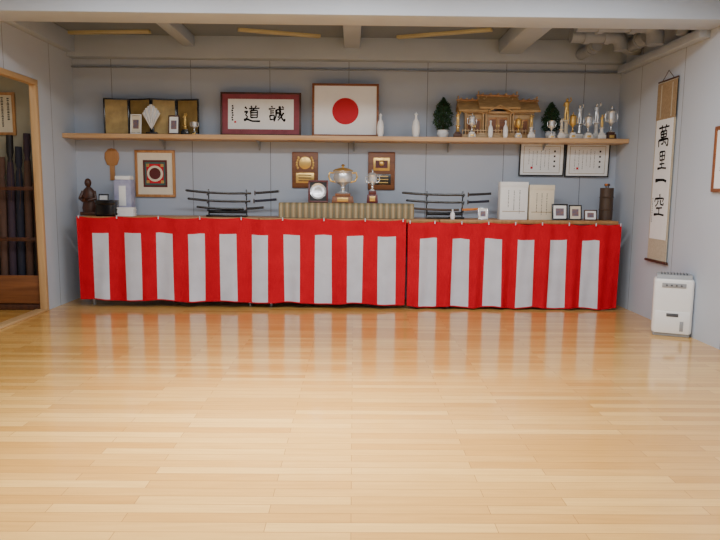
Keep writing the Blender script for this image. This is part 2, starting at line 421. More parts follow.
S2=[(420.5+32.6*i,437+32.6*i) for i in range(6)]
curtain(407.8,622,221.5,224.5,306.5,309,S2,'shorter red and white striped ceremony curtain beside the long one',1.7,6.96)
# ------------------------------------------------------------ frames on the shelf
def leaning(name,label,cat,x0,y0,x1,Y,zb,tilt=5,group=None):
    cx,w,h=st(x0,y0,x1,Y,zb); return thing(name,label,cat,(cx,Y,zb+0.002),(R(-tilt),0,0),group),w,h
e,w,h=leaning('calligraphy_frame','framed calligraphy with red mat standing on the shelf','picture frame',220,92,301,7.42,ZS)
b=B(); b.frame(w,h,0.02,0.03,M_dwood); b.obj('frame_border',e)
b=B(); b.box((0,0.004,h/2),(w-0.036,0.012,h-0.036),M_redframe); b.obj('mat_board',e)
b=B(); b.box((0,-0.004,h/2),(w-0.17,0.004,h-0.15),M_white); b.obj('paper',e)
b=B(); b.brush(CHARS['道'],-0.10,h/2,0.19,0.19,-0.008,M_ink,11); b.obj('calligraphy',e)
b=B(); b.brush(CHARS['誠'],0.18,h/2,0.19,0.19,-0.008,M_ink,11); b.obj('calligraphy',e)
b=B()
for k in range(7): b.box((-0.32+0.004*math.sin(k*2.1),-0.008,h/2+0.09-k*0.026),(0.018,0.001,0.018),M_ink)
b.obj('signature_text',e)
b=B(); b.box((-0.29,-0.008,h/2-0.09),(0.022,0.001,0.022),M_red,0); b.obj('seal_mark',e)
e,w,h=leaning('flag_frame','brown wooden frame holding the white flag with red disc','picture frame',312,83,379,7.42,ZS)
b=B(); b.frame(w,h,0.025,0.03,M_frame); b.obj('frame_border',e)
b=B(); b.box((0,0.004,h/2),(w-0.045,0.012,h-0.045),M_flag); b.obj('flag_cloth',e)
b=B(); b.lathe([(0.0,0),(0.15,0),(0.15,0.004),(0,0.004)],M_red,(0,-0.002,h/2-0.01),48,Matrix.Rotation(R(90),4,'X')); b.obj('red_disc',e)
# ------------------------------------------------------------ folding screen
cx,w,h=st(105,99,200,7.48,ZS)
e=thing('folding_screen','gold folding screen with black lacquer borders on the shelf','folding screen',(cx,7.46,ZS+0.001))
n=4; pw=w/n
for i in range(n):
    a=(-1)**i*R(14); b=B(); b.frame(pw*1.02,h,0.018,0.014,M_black); b.box((0,0.001,h/2),(pw-0.028,0.006,h-0.028),M_goldleaf)
    b.obj('screen_panel',e,(-w/2+pw*(i+0.5),0,0),(0,0,a))
cx,w,h=st(141,104,162,7.33,ZS)
e=thing('fan_ornament','silver white fan ornament on a dark stand','ornament',(cx,7.33,ZS+0.001))
b=B(); b.box((0,0,0.012),(0.12,0.07,0.024),M_black,0.004); b.box((0,0.02,0.05),(0.04,0.015,0.06),M_black,0.003); b.obj('stand',e)
b=B()
for k in range(9):
    a=R(-26+6.5*k); r=(h-0.06)*(1-0.25*abs(k-4)/4); q=R(3.4)
    pts=[(0,0),(r*math.sin(a-q),r*math.cos(a-q)),(r*math.sin(a),r*math.cos(a)*1.03),(r*math.sin(a+q),r*math.cos(a+q))]
    pts=[(p[0],p[1]+0.05) for p in pts]; b.prism(pts,-0.012+0.004*(k%2),-0.006+0.004*(k%2),M_silver if k%2 else M_marble,'XZ')
b.obj('fan',e)
def small_frame(x0,y0,x1,Y,zb,label,fm,pm,tilt=8):
    e,w,h=leaning('photo_frame',label,'picture frame',x0,y0,x1,Y,zb,tilt)
    b=B(); b.frame(w,h,min(w,h)*0.1,0.014,fm); b.obj('frame_border',e)
    b=B(); b.box((0,0.002,h/2),(w*0.84,0.006,h*0.84),pm); b.box((0,-0.002,h*0.5),(w*0.5,0.003,h*0.45),M_blue); b.obj('picture',e)
    b=B(); b.box((0,0.03,h*0.3),(w*0.2,0.006,h*0.58),fm,0,Matrix.Rotation(R(-18),4,'X')) ; b.obj('easel_back',e)
small_frame(130,114,141,7.33,ZS,'tiny white framed picture on the shelf',M_white,M_cream)
small_frame(168,115,179,7.33,ZS,'tiny dark framed picture on the shelf',M_dwood,M_white)
def figurine(b,m,h,z):
    k=h
    for sx in (-1,1):
        b.tube([(sx*0.05*k,0,z),(sx*0.06*k,0,z+0.25*k),(sx*0.04*k,0,z+0.5*k)],0.05*k,m,8,1,[0.04*k,0.05*k,0.065*k])
    b.tube([(0,0,z+0.45*k),(0,0,z+0.62*k),(0,0,z+0.8*k),(0,0,z+0.88*k)],0.1*k,m,10,0.7,[0.1*k,0.09*k,0.12*k,0.04*k])
    b.ball((0,0,z+0.93*k),0.065*k,m,(1,1,1.15))
    b.tube([(-0.1*k,0,z+0.8*k),(-0.17*k,-0.04*k,z+0.66*k),(-0.06*k,-0.12*k,z+0.62*k)],0.03*k,m,8)
    b.tube([(0.1*k,0,z+0.8*k),(0.18*k,-0.02*k,z+0.9*k),(0.12*k,-0.08*k,z+1.02*k)],0.03*k,m,8)
def figure_trophy(x0,y0,x1,Y,zb,label,col,fm,bm_,group=None):
    cx,w,h=st(x0,y0,x1,Y,zb)
    e=thing('figure_trophy',label,'trophy',(cx,Y,zb+0.001),group=group)
    b=B(); b.box((0,0,0.02),(w,w*0.7,0.04),bm_,0.004); b.box((0,0,0.05),(w*0.7,w*0.5,0.02),bm_,0.003); b.obj('plinth',e)
    b=B(); b.lathe([(w*0.3,0.06),(w*0.2,0.075),(w*0.18,h*0.4),(w*0.34,h*0.43),(w*0.34,h*0.45)],col); b.obj('column',e)
    b=B(); figurine(b,fm,h*0.53,h*0.44); b.obj('figurine',e)
def cup_trophy(x0,y0,x1,Y,zb,label,cm,bm_,lid=True,group=None,bh=0.22,lm=None):
    cx,w,h=st(x0,y0,x1,Y,zb); r=w*0.34
    e=thing('cup_trophy',label,'trophy',(cx,Y,zb+0.001),group=group)
    b=B(); hb=h*bh; b.box((0,0,hb*0.35),(w*0.74,w*0.66,hb*0.7),bm_,0.004,taper=0.9); b.box((0,0,hb*0.85),(w*0.5,w*0.48,hb*0.3),bm_,0.003); b.box((0,-w*0.325,hb*0.35),(w*0.36,0.004,hb*0.4),M_gold,0.001); b.obj('plinth',e)
    t=h*(0.82 if lid else 1.0); s=t-hb
    b=B(); b.lathe([(r*0.6,hb),(r*0.55,hb+s*0.04),(r*0.16,hb+s*0.12),(r*0.22,hb+s*0.22),(r*0.13,hb+s*0.3),(r*0.35,hb+s*0.38),(r*0.8,hb+s*0.5),(r*0.95,hb+s*0.7),(r*0.85,hb+s*0.88),(r,hb+s),(r*0.92,hb+s),(r*0.75,hb+s*0.85),(0,hb+s*0.6)],cm,seg=28); b.obj('cup',e)
    for sx in (-1,1):
        b=B(); b.tube([(sx*r*0.7,0,hb+s*0.5),(sx*r*1.2,0,hb+s*0.55),(sx*r*1.4,0,hb+s*0.75),(sx*r*1.28,0,hb+s*0.93),(sx*r*0.9,0,hb+s*0.9)],w*0.03,lm or cm); b.obj('handle',e)
    if lid:
        b=B(); b.lathe([(r*1.02,t),(r*0.9,t+h*0.03),(r*0.5,t+h*0.07),(r*0.12,t+h*0.09),(r*0.1,t+h*0.12),(r*0.22,t+h*0.15),(0,t+h*0.18)],lm or cm,seg=28); b.obj('lid',e)
figure_trophy(181,113,189,7.36,ZS,'small gold figure trophy by the folding screen',M_gold,M_gold,M_black)
cup_trophy(190,122,199,7.32,ZS,'tiny silver cup on black plinth',M_silver,M_black,False)
def bottle(x0,y0,x1,Y,zb,label,m,name='sake_bottle',cat='bottle'):
    cx,w,h=st(x0,y0,x1,Y,zb); r=w/2
    e=thing(name,label,cat,(cx,Y,zb+0.001))
    b=B(); b.lathe([(r*0.7,0),(r*0.95,h*0.15),(r,h*0.4),(r*0.8,h*0.6),(r*0.3,h*0.74),(r*0.28,h*0.88)],m); b.obj('bottle_body',e)
    b=B(); b.lathe([(r*0.45,h*0.88),(r*0.5,h*0.9),(r*0.2,h*0.96),(0,h)],m); b.obj('stopper',e)
bottle(377,113,384,7.31,ZS,'slim white porcelain bottle by the flag frame',M_glz)
bottle(412,112,420,7.33,ZS,'slim white porcelain sake bottle on the shelf',M_glz)
def evergreen(x0,y0,x1,Y,zb,label,seed):
    cx,w,h=st(x0,y0,x1,Y,zb); rg=random.Random(seed)
    e=thing('potted_evergreen',label,'plant',(cx,Y,zb+0.001),group='potted evergreens on the shelf')
    b=B(); b.lathe([(w*0.18,0),(w*0.27,0.05),(w*0.22,0.08),(w*0.26,0.09),(w*0.2,0.09),(0,0.08)],M_glz); b.obj('pot',e)
    b=B(); b.tube([(0,0,0.08),(0.005,0,h*0.5),(0,0,h*0.85)],0.009,M_bark)
    for k in range(10):
        a=rg.random()*6.28; z=h*rg.uniform(0.25,0.75); b.tube([(0,0,z),(w*0.3*math.cos(a),w*0.2*math.sin(a),z+0.04)],0.004,M_bark,6)
    b.obj('trunk',e)
    bm=bmesh.new()
    for k in range(1900):
        t=rg.random()**0.85; z=h*(0.2+0.76*t); rr=w*0.50*(math.sin(math.pi*min(1,0.22+0.8*t))**0.7)*(0.86+0.14*math.sin(t*22+seed)); a=rg.random()*6.283; r=rr*rg.random()**0.35
        c=Vector((r*math.cos(a),r*0.7*math.sin(a),z))
        q=Matrix.Rotation(rg.random()*6.28,3,'Z')@Matrix.Rotation(rg.uniform(-1.2,1.2),3,'X')
        L=rg.uniform(0.014,0.026)
        vs=[bm.verts.new(c+q@Vector(p)) for p in ((0,0,0),(L*0.45,L*0.5,0.003),(0,L*1.2,0),(-L*0.45,L*0.5,0.003))]
        bm.faces.new(vs)
    me=bpy.data.meshes.new('foliage'); bm.to_mesh(me); bm.free(); me.materials.append(M_green)
    o=bpy.data.objects.new('foliage',me); bpy.context.scene.collection.objects.link(o); o.parent=e
evergreen(432,97,455,7.44,ZS,'dark green potted evergreen beside the wooden shrine',3)
evergreen(541,102,562,7.47,ZS,'dark green potted evergreen at the other side of the shrine',5)
# ------------------------------------------------------------ shrine
cx,w,h=st(458,91,538,7.46,ZS)
e=thing('household_shrine','light tan wooden household shrine with layered low roofs on the shelf','shrine',(cx,7.47,ZS+0.001))
b=B(); b.box((0,0,0.02),(w*0.9,0.2,0.04),M_hinoki,0.003); b.box((0,-0.075,0.05),(w*0.5,0.045,0.02),M_hinoki,0.002); b.obj('base',e)
b=B(); BH=0.25
for bx,bw in ((0,0.28),(-0.27,0.2),(0.27,0.2)):
    b.box((bx,0.03,0.04+BH/2),(bw,0.1,BH),M_hinoki,0.002)
    for sx in (-1,1): b.cyl((bx+sx*bw*0.5,-0.06,0.04),(bx+sx*bw*0.5,-0.06,0.04+BH),0.009,M_hinoki)
b.box((0,-0.06,0.04+BH),(0.8,0.02,0.024),M_hinoki,0.002)
b.obj('body',e)
for bx,bw,bh in ((0,0.28,0.19),(-0.27,0.2,0.17),(0.27,0.2,0.17)):
    for sx in (-1,1):
        b=B(); b.box((bx+sx*bw*0.2,-0.026,0.05+bh/2),(bw*0.37,0.01,bh),M_tan,0.002)
        b.box((bx+sx*bw*0.2,-0.032,0.05+bh/2),(bw*0.25,0.004,bh*0.75),M_mwood); b.box((bx+sx*bw*0.05,-0.036,0.05+bh/2),(0.012,0.006,0.02),M_gold); b.obj('door',e)
def roof(bx,bw,z,hh,d):
    b=B()
    b.prism([(-d,z),(-d,z+0.022),(-d*0.5,z+hh*0.5),(0.02,z+hh),(0.08,z+hh*0.6),(0.11,z+0.05),(0.10,z+0.02),(0,z+hh*0.6),(-d*0.5,z+hh*0.28)],bx-bw/2,bx+bw/2,M_thatch)
    b.prism([(-d*0.8,z+0.012),(0.02,z+hh*0.85),(0.1,z+0.03)],bx-bw/2+0.03,bx+bw/2-0.03,M_hinoki)
    b.obj('roof',e)
    b=B(); b.box((bx,0.02,z+hh+0.006),(bw+0.02,0.03,0.02),M_tan,0.003)
    for k in range(5):
        x=bx-bw*0.38+bw*0.76*k/4; b.cyl((x,-0.03,z+hh+0.022),(x,0.07,z+hh+0.022),0.008,M_hinoki)
    b.obj('ridge',e)
    for sx in (-1,1):
        b=B(); x=bx+sx*(bw/2-0.01)
        b.box((x,0.02,z+hh+0.02),(0.01,0.012,0.08),M_hinoki,0,Matrix.Rotation(R(35),4,'X')); b.box((x,0.02,z+hh+0.02),(0.01,0.012,0.08),M_hinoki,0,Matrix.Rotation(R(-35),4,'X')); b.obj('finial',e)
roof(-0.29,0.34,0.29,h-0.29-0.11,0.12); roof(0.29,0.34,0.29,h-0.29-0.11,0.12); roof(0,0.46,0.32,h-0.32-0.055,0.135)
# small front gable over the centre doors
b=B(); b.prism([(-0.13,0.30),(0,0.37),(0.13,0.30),(0.13,0.285),(0,0.352),(-0.13,0.285)],-0.145,-0.06,M_thatch,'XZ'); b.obj('porch_gable',e)
b=B()
for k in range(25):
    x=-w*0.45+w*0.9*k/24; b.box((x,-0.097,0.07),(0.008,0.006,0.06),M_hinoki)
b.box((0,-0.097,0.085),(w*0.92,0.008,0.008),M_hinoki); b.obj('fence',e)
bottle(488,120,493,7.285,ZS,'tiny white offering bottle before the shrine',M_glz)
bottle(503,120,508,7.285,ZS,'tiny white offering bottle before the shrine',M_glz)
figure_trophy(454,111,462,7.29,ZS,'gold figure trophy with dark plinth beside the shrine',M_gold,M_gold,M_dwood)
cup_trophy(467,113,477,7.285,ZS,'small silver cup trophy with white marble plinth',M_silver,M_marble,True)
cup_trophy(514,116,523,7.285,ZS,'small gold cup trophy before the shrine',M_gold,M_marble,True)
figure_trophy(528,114,535,7.285,ZS,'white column trophy with gold figure',M_marble,M_gold,M_marble)
cup_trophy(547,121,556,7.29,ZS,'little white and silver cup by the evergreen',M_silver,M_marble,False)
figure_trophy(558,118,565,7.285,ZS,'short cream figure trophy by the evergreen',M_cream,M_cream,M_marble)
figure_trophy(562,97,572,7.42,ZS,'tall beige and gold figure trophy on the shelf',M_cream,M_gold,M_marble)
cup_trophy(568,112,578,7.30,ZS,'low gold and white cup trophy in the packed group',M_gold,M_marble,True)
figure_trophy(575,104,585,7.42,ZS,'silver figure trophy with marble plinth',M_silver,M_silver,M_marble)
cup_trophy(583,113,594,7.30,ZS,'small silver cup trophy with white plinth',M_silver,M_marble,True)
figure_trophy(592,102,602,7.42,ZS,'tall silver figure trophy with white column',M_marble,M_silver,M_marble)
figure_trophy(598,114,606,7.30,ZS,'short gold figure trophy with white column',M_marble,M_gold,M_marble)
cup_trophy(605,106,618,7.38,ZS,'silver cup trophy at the end of the shelf',M_silver,M_dwood,True)
# ------------------------------------------------------------ things hanging on back wall
cx,zb,w,h=fit(104,148,119,180,YB-0.03)
e=thing('wooden_rice_paddle','large light tan wooden rice paddle hung on the wall','paddle',(cx,YB-0.010,zb))
b=B(); b.lathe([(0,-h*0.28),(w*0.35,-h*0.22),(w*0.5,-h*0.02),(w*0.47,h*0.15),(w*0.25,h*0.27),(0,h*0.3)],M_tan,(0,0,h*0.7),24,sy=0.12); b.obj('paddle_blade',e)
b=B(); b.box((0,0,h*0.22),(w*0.32,0.016,h*0.46),M_tan,0.005); b.obj('handle',e)
cx,zb,w,h=fit(135,150,175,197,YB-0.03)
e=thing('pattern_frame','light wooden frame with cream mat and square woven pattern','picture frame',(cx,YB-0.016,zb))
b=B(); b.frame(w,h,0.03,0.03,M_tan); b.obj('frame_border',e)
b=B(); b.box((0,0.002,h/2),(w-0.05,0.012,h-0.05),M_cream); b.obj('mat_board',e)
b=B(); s=w*0.6; b.box((0,-0.006,h/2),(s,0.004,s*1.12),M_maroon); b.box((0,-0.008,h/2),(s*0.84,0.004,s*0.95),M_teal)
b.box((0,-0.010,h/2),(s*0.7,0.004,s*0.8),M_red)
b.lathe([(0,0),(s*0.33,0),(s*0.33,0.003),(0,0.003)],M_cream,(0,-0.012,h/2),24,Matrix.Rotation(R(90),4,'X'))
b.lathe([(0,0),(s*0.24,0),(s*0.24,0.003),(0,0.003)],M_maroon,(0,-0.014,h/2),24,Matrix.Rotation(R(90),4,'X'))
for sx in(-1,1):
    for sz in(-1,1): b.box((sx*s*0.3,-0.013,h/2+sz*s*0.34),(s*0.12,0.003,s*0.12),M_gold)
b.obj('woven_pattern',e)
def plaque(x0,y0,x1,y1,label,disc):
    cx,zb,w,h=fit(x0,y0,x1,y1,YB-0.03)
    e=thing('award_plaque',label,'plaque',(cx,YB-0.013,zb),group='award plaques on the wall')
    b=B(); b.box((0,0,h/2),(w,0.026,h),M_mwood,0.008); b.obj('board',e)
    b=B()
    if disc:
        b.lathe([(0,0),(w*0.2,0),(w*0.24,0.004),(w*0.2,0.008),(0,0.01)],M_gold,(0,-0.012,h*0.7),20,Matrix.Rotation(R(90),4,'X'))
        for sx in(-1,1):
            for k in range(5): b.ball((sx*w*(0.28+0.04*math.sin(k)),-0.015,h*(0.56+0.07*k)),w*0.045,M_gold,(1,0.4,1.3),8)
    else:
        b.box((0,-0.014,h*0.68),(w*0.6,0.006,h*0.34),M_gold,0.002); b.box((0,-0.018,h*0.68),(w*0.45,0.004,h*0.2),M_maroon)
        b.ball((0,-0.022,h*0.7),w*0.1,M_gold,(1,0.4,1))
    b.obj('emblem',e)
    b=B(); b.box((0,-0.015,h*0.28),(w*0.7,0.004,h*0.28),M_gold if disc else M_black,0.001)
    for k in range(3): b.box((0,-0.018,h*(0.2+0.08*k)),(w*0.5,0.002,h*0.025),M_dwood if disc else M_gold)
    b.obj('inscription_plate',e)
plaque(292,152,318,188,'brown wooden award plaque with gold relief on the wall',True)
plaque(368,152,395,190,'brown wooden award plaque with gold square emblem on the wall',False)
def certificate(x0,y0,x1,y1,label,seed):
    cx,zb,w,h=fit(x0,y0,x1,y1,YB-0.03)
    e=thing('certificate_frame',label,'picture frame',(cx,YB-0.03,zb),(R(3),0,0),group='framed certificates on the wall')
    b=B(); b.frame(w,h,0.014,0.022,M_mblack); b.obj('frame_border',e)
    b=B(); b.box((0,0.002,h/2),(w-0.028,0.008,h-0.028),M_white)
    b.box((0,-0.003,h*0.9),(w*0.8,0.001,0.004),M_goldleaf); b.box((0,-0.003,h*0.1),(w*0.8,0.001,0.004),M_goldleaf)
    for sx in(-1,1): b.box((sx*w*0.4,-0.003,h*0.5),(0.004,0.001,h*0.8),M_goldleaf)
    b.obj('certificate_paper',e)
    b=B(); rg=random.Random(seed); strokes(b,-w*0.33,w*0.2,h*0.18,h*0.8,-0.004,M_ink,6,rg,th=0.003)
    for k in range(4): b.box((w*0.28,-0.004,h*(0.75-0.15*k)),(0.02,0.001,0.02),M_ink)
    b.box((-w*0.22,-0.005,h*0.25),(0.025,0.001,0.025),M_red)
    b.obj('handwriting',e)
certificate(519,143,564,176,'black framed award certificate hanging under the shelf',1)
certificate(565,143,609,177,'black framed award certificate hung next to its twin',4)
# ------------------------------------------------------------ things on the tables
cx,w,h=st(81,178,96,7.3,ZC)
e=thing('carved_statue','dark brown carved wooden statue on the table','statue',(cx,7.3,ZC+0.001))
b=B(); b.box((0,0,0.02),(w,w*0.7,0.04),M_dwood,0.006); b.obj('base',e)
b=B(); b.lathe([(w*0.42,0.04),(w*0.46,h*0.2),(w*0.36,h*0.4),(w*0.42,h*0.55),(w*0.34,h*0.68),(w*0.14,h*0.76),(w*0.12,h*0.78)],M_dwood,sy=0.7)
b.ball((0,-0.01,h*0.87),h*0.1,M_dwood,(0.9,0.9,1.2)); b.ball((0,-0.045,h*0.86),0.012,M_dwood)
b.tube([(-w*0.36,0,h*0.64),(-w*0.5,-0.03,h*0.45),(-w*0.15,-0.09,h*0.4)],0.022,M_dwood); b.tube([(w*0.36,0,h*0.64),(w*0.5,-0.03,h*0.45),(w*0.1,-0.09,h*0.42)],0.022,M_dwood)
b.obj('figure',e)
cx,w,h=st(98,200,117,7.1,ZC)
e=thing('black_box','small black lacquer box on the table','box',(cx,7.1,ZC+0.001))
b=B(); b.box((0,0,h*0.36),(w,0.13,h*0.72),M_black,0.005); b.obj('box_body',e); b=B(); b.box((0,0,h*0.86),(w*1.03,0.136,h*0.27),M_black,0.006); b.obj('lid',e)
cx,w,h=st(116,176,133,7.35,ZC)
e=thing('cloth_covered_box','pale lavender cloth covered tall box on the table','box',(cx,7.35,ZC+0.001))
b=B(); b.box((0,0,h*0.45),(w,0.15,h*0.9),M_lav,0.012); b.obj('box_body',e)
b=B(); b.box((0,0,h*0.95),(w*0.9,0.13,h*0.1),M_white,0.01); b.box((0,-0.077,h*0.5),(w*0.4,0.003,h*0.5),M_white,0.001); b.obj('lid',e)
cx,w,h=st(119,207,135,7.12,ZC)
e=thing('paper_stack','small stack of white papers near the black box','paper',(cx,7.12,ZC+0.001))
b=B()
for k in range(6): b.box((0.004*math.sin(k*2),0,0.01+k*h/6.5),(w,0.1,h/7),M_white,0.001)
b.obj('sheets',e)
small_frame(98,194,108,7.42,ZC,'small dark framed photo behind the black box',M_black,M_white)
def katana(cx,Y,z,L,label,sm,hm,flip=1,tiltz=0,group='swords on the racks',cv=0.034):
    e=thing('japanese_sword',label,'sword',(cx,Y,z),(0,R(tiltz),0),group)
    def pt(u): return (flip*(u-0.5)*L,0,cv*L*(4*(u-0.5)**2)-0.01)
    us=[i/20 for i in range(21)]
    b=B(); b.tube([pt(u) for u in us if u>=0.27],0.013,sm,10,0.6); p=pt(1.0); b.ball(p,0.013,sm,(1.2,0.6,1),8); b.obj('scabbard',e)
    b=B(); q=[pt(u) for u in us if u<=0.25]; b.tube(q,0.0135,hm,10,0.65); b.ball(q[0],0.014,M_steel,(0.6,0.7,1),8)
    b.obj('hilt',e)
    b=B(); c=Vector(pt(0.26)); b.cyl(c-Vector((0.004,0,0)),c+Vector((0.004,0,0)),0.026,M_bamb,seg=20); b.obj('guard',e)
def rack(x0,y0,x1,Y,zs,label):
    cx,w,h=st(x0,y0,x1,Y,ZC)
    e=thing('sword_rack',label,'sword rack',(cx,Y,ZC+0.001))
    b=B(); b.box((0,0,0.012),(w*1.05,0.14,0.024),M_black,0.005); b.box((0,0.03,0.055),(w,0.012,0.04),M_black,0.003); b.obj('base',e)
    for sx in(-1,1):
        b=B(); b.box((sx*w/2,0.035,h/2),(0.014,0.014,h-0.03),M_black,0.003)
        for z in zs:
            zz=z-ZC; b.box((sx*w/2,0.0,zz-0.032),(0.012,0.06,0.01),M_black,0.002); b.box((sx*w/2,-0.034,zz-0.026),(0.012,0.008,0.02),M_black,0.002)
        b.obj('upright',e)
def rackset(r,ys,xs,label,sl,Y=7.25,cv=0.034):
    zs=[onY((xs[0][0]+xs[0][1])/2,y,Y)[1] for y in ys]
    rack(r[0],r[1],r[2],Y,zs,label)
    for (y,x,l) in zip(ys,xs,sl):
        c,_,w,_=fit(x[0],y-1,x[1],y+1,Y); z=onY((x[0]+x[1])/2,y,Y)[1]
        katana(c,Y-0.012,z,w,l[0],l[1],l[2],l[3],cv=cv)
rackset((208,188,246),[192.5,200.5,208],[(187,279),(189,277),(198,264)],'black lacquer sword rack holding three swords',
 [('long black sword on the top of the rack',M_black,M_mblack,-1),('black sword on the middle of the rack',M_black,M_navy,-1),('shorter black sword on the lowest arms',M_black,M_mblack,-1)],cv=0.028)
rackset((427,190,463,),[194,201.5,209],[(403,491),(407,489),(414,478)],'black lacquer sword rack beside the cloth covered stand',
 [('long black sword on the top of the second rack',M_black,M_mblack,-1),('black sword with grey hilt on the second rack',M_black,M_navy,-1),('short brown sword with orange hilt wrap',M_bamb,M_orange,-1)],cv=0.02)
cx,w,h=st(280,203,413,7.18,ZC)
e=thing('cloth_covered_stand','low stand draped with muted green and gold brocade','display stand',(cx,7.2,ZC+0.001))
b=B(); b.box((0,0,(h-0.012)/2),(w-0.03,0.26,h-0.012),M_dwood,0.004); b.obj('stand_body',e)
bm=bmesh.new(); g=[]; N=130
prof=[(0.145,0.004),(0.145,h*0.5),(0.14,h-0.004),(0.0,h),(-0.14,h-0.003),(-0.148,h*0.66),(-0.15,h*0.33),(-0.153,0.004)]
for i in range(N+1):
    x=-w/2+w*i/N; col=[]
    for k,(y,z) in enumerate(prof):
        dy=-(0.006*math.sin(i*0.7)+0.004*math.sin(i*1.7))*(1-z/h) if y<0 else 0
        col.append(bm.verts.new((x,y+dy,z)))
    g.append(col)
for i in range(N):
    for j in range(len(prof)-1):
        f=bm.faces.new((g[i][j],g[i+1][j],g[i+1][j+1],g[i][j+1])); f.smooth=True
for g_ in (g[0],g[-1]): bm.faces.new(g_)
bmesh.ops.recalc_face_normals(bm,faces=bm.faces[:])
me=bpy.data.meshes.new('brocade_cloth'); bm.to_mesh(me); bm.free(); me.materials.append(M_brocade)
o=bpy.data.objects.new('brocade_cloth',me); bpy.context.scene.collection.objects.link(o); o.parent=e
ZT=ZC+h+0.002
cup_trophy(328,164,358,7.2,ZT,'large silver and gold cup trophy with brown plinth',M_silver,M_mwood,True,bh=0.24,lm=M_gold)
cup_trophy(365,169,380,7.18,ZT,'small silver cup trophy with dark red plinth',M_silver,M_maroon,True,bh=0.36)
cx,w,h=st(309,180,329,7.17,ZT)
e=thing('award_plate','round silver award plate in a dark square frame','award plate',(cx-0.01,7.17,ZT),(R(-8),0,0))
b=B(); b.frame(w,h,0.02,0.02,M_maroon); b.box((0,0.004,h/2),(w-0.03,0.01,h-0.03),M_mblack); b.obj('frame_border',e)
b=B(); b.lathe([(0,0),(w*0.3,0.002),(w*0.34,0.008),(w*0.4,0.012),(w*0.4,0.006),(0,-0.004)],M_silver,(0,-0.006,h/2),32,Matrix.Rotation(R(90),4,'X')); b.obj('plate',e)
def giftbox(x0,y0,x1,Y,label,seed,m=M_white):
    cx,w,h=st(x0,y0,x1,Y,ZC); e=thing('paper_box',label,'box',(cx,Y,ZC+0.001),group='upright white boxes on the table')
    b=B(); b.box((0,0,(h-0.05)/2),(w*0.98,0.12,h-0.05),m,0.004); b.obj('box_body',e)
    b=B(); b.box((0,0,h-0.03),(w,0.126,0.06),m,0.004); b.obj('lid',e)
    b=B(); strokes(b,-w*0.3,w*0.3,h*0.12,h*0.78,-0.0612,M_ink,3,random.Random(seed),th=0.004)
    b.box((0,-0.0612,h*0.22),(w*0.8,0.001,0.006),M_goldleaf); b.obj('handwriting',e)
giftbox(499,182,527,7.22,'tall white box with brushed writing on the table',8)
giftbox(528,185,553,7.24,'slightly shorter white box with brushed writing',9,M_cream)
small_frame(552,204,568,7.12,ZC,'black framed photo standing in front of white boxes',M_black,M_white)
small_frame(569,205,582,7.14,ZC,'black framed picture on the table',M_black,M_cream)
small_frame(584,210,597,7.12,ZC,'low wooden framed picture on the table',M_dwood,M_white)
small_frame(478,208,488,7.1,ZC,'tiny silver framed card on the table',M_silver,M_white)
bottle(450,209,455,7.1,ZC,'tiny white bottle in front of the sword rack',M_glz)
cx,w,h=st(600,188,613,7.3,ZC); r=w/2
e=thing('bamboo_vase','dark smoked bamboo vase on the table','vase',(cx,7.3,ZC+0.001))
b=B(); b.lathe([(r,0),(r,h*0.3),(r*1.08,h*0.32),(r,h*0.34),(r,h*0.68),(r*1.08,h*0.7),(r,h*0.72),(r,h),(r*0.85,h),(r*0.85,h*0.8),(0,h*0.8)],M_bamb); b.obj('vase_body',e)
b=B()
for k in range(5):
    a=k*1.25; b.tube([(0,0,h*0.8),(0.02*math.cos(a),0.02*math.sin(a),h+0.03)],0.003,M_bark,6); b.ball((0.022*math.cos(a),0.02*math.sin(a),h+0.035),0.012,M_orange if k%2 else M_brown,(1,1,1.2),8)
b.obj('dried_flowers',e)
# ------------------------------------------------------------ right wall
y0,zt=onX(664,82,XR); y1,_=onX(654.5,180,XR); y2,_=onX(673.5,180,XR); zbm=onX(657,262,XR)[1]
yc=(y1+y2)/2; w=abs(y1-y2); h=zt-zbm
e=thing('hanging_scroll','long hanging scroll with brushed calligraphy and beige brocade','hanging scroll',(XR-0.02,yc,zbm),(0,0,R(-90)))
b=B(); b.box((0,0,h/2),(w,0.006,h-0.02),M_scrollg); b.box((0,-0.001,h*0.89),(w,0.008,h*0.2),M_scrollb)
for sx in (-1,1): b.box((sx*w*0.28,-0.003,h*0.89),(w*0.04,0.008,h*0.18),M_scrollg)
b.obj('mounting',e)
b=B(); b.box((0,-0.006,h*0.46),(w*0.86,0.004,h*0.66),M_white); b.obj('paper',e)
for k,(c,hh,ww) in enumerate((('萬',0.22,0.25),('里',0.20,0.20),('一',0.20,0.24),('空',0.22,0.23))):
    zc=[h*0.70,h*0.57,h*0.455,h*0.32][k]
    b=B(); b.brush(CHARS[c],0.0,zc,ww*w/0.33*0.85,hh,-0.010,M_ink,10); b.obj('calligraphy',e)
b=B(); strokes(b,-w*0.4,-w*0.32,h*0.2,h*0.36,-0.010,M_ink,1,random.Random(3),th=0.006); b.obj('signature_text',e)
b=B(); b.cyl((-w/2-0.03,-0.006,0.01),(w/2+0.03,-0.006,0.01),0.014,M_dwood); b.obj('roller',e)
b=B(); b.cyl((-w/2,0,h),(w/2,0,h),0.008,M_dwood); b.tube([(-w*0.3,0,h),(0,0,h+0.09),(w*0.3,0,h)],0.003,M_brown,6); b.obj('hanger_rod',e)
ya,_=onX(716,155,XR); zt=onX(716,127,XR)[1]; zb=onX(716,192,XR)[1]
w=0.55;h=zt-zb
e=thing('wall_picture_frame','tall wooden framed white sheet hung on the side wall','picture frame',(XR-0.014,ya-w/2,zb),(0,0,R(-90)))
b=B(); b.frame(w,h,0.03,0.025,M_frame); b.obj('frame_border',e)
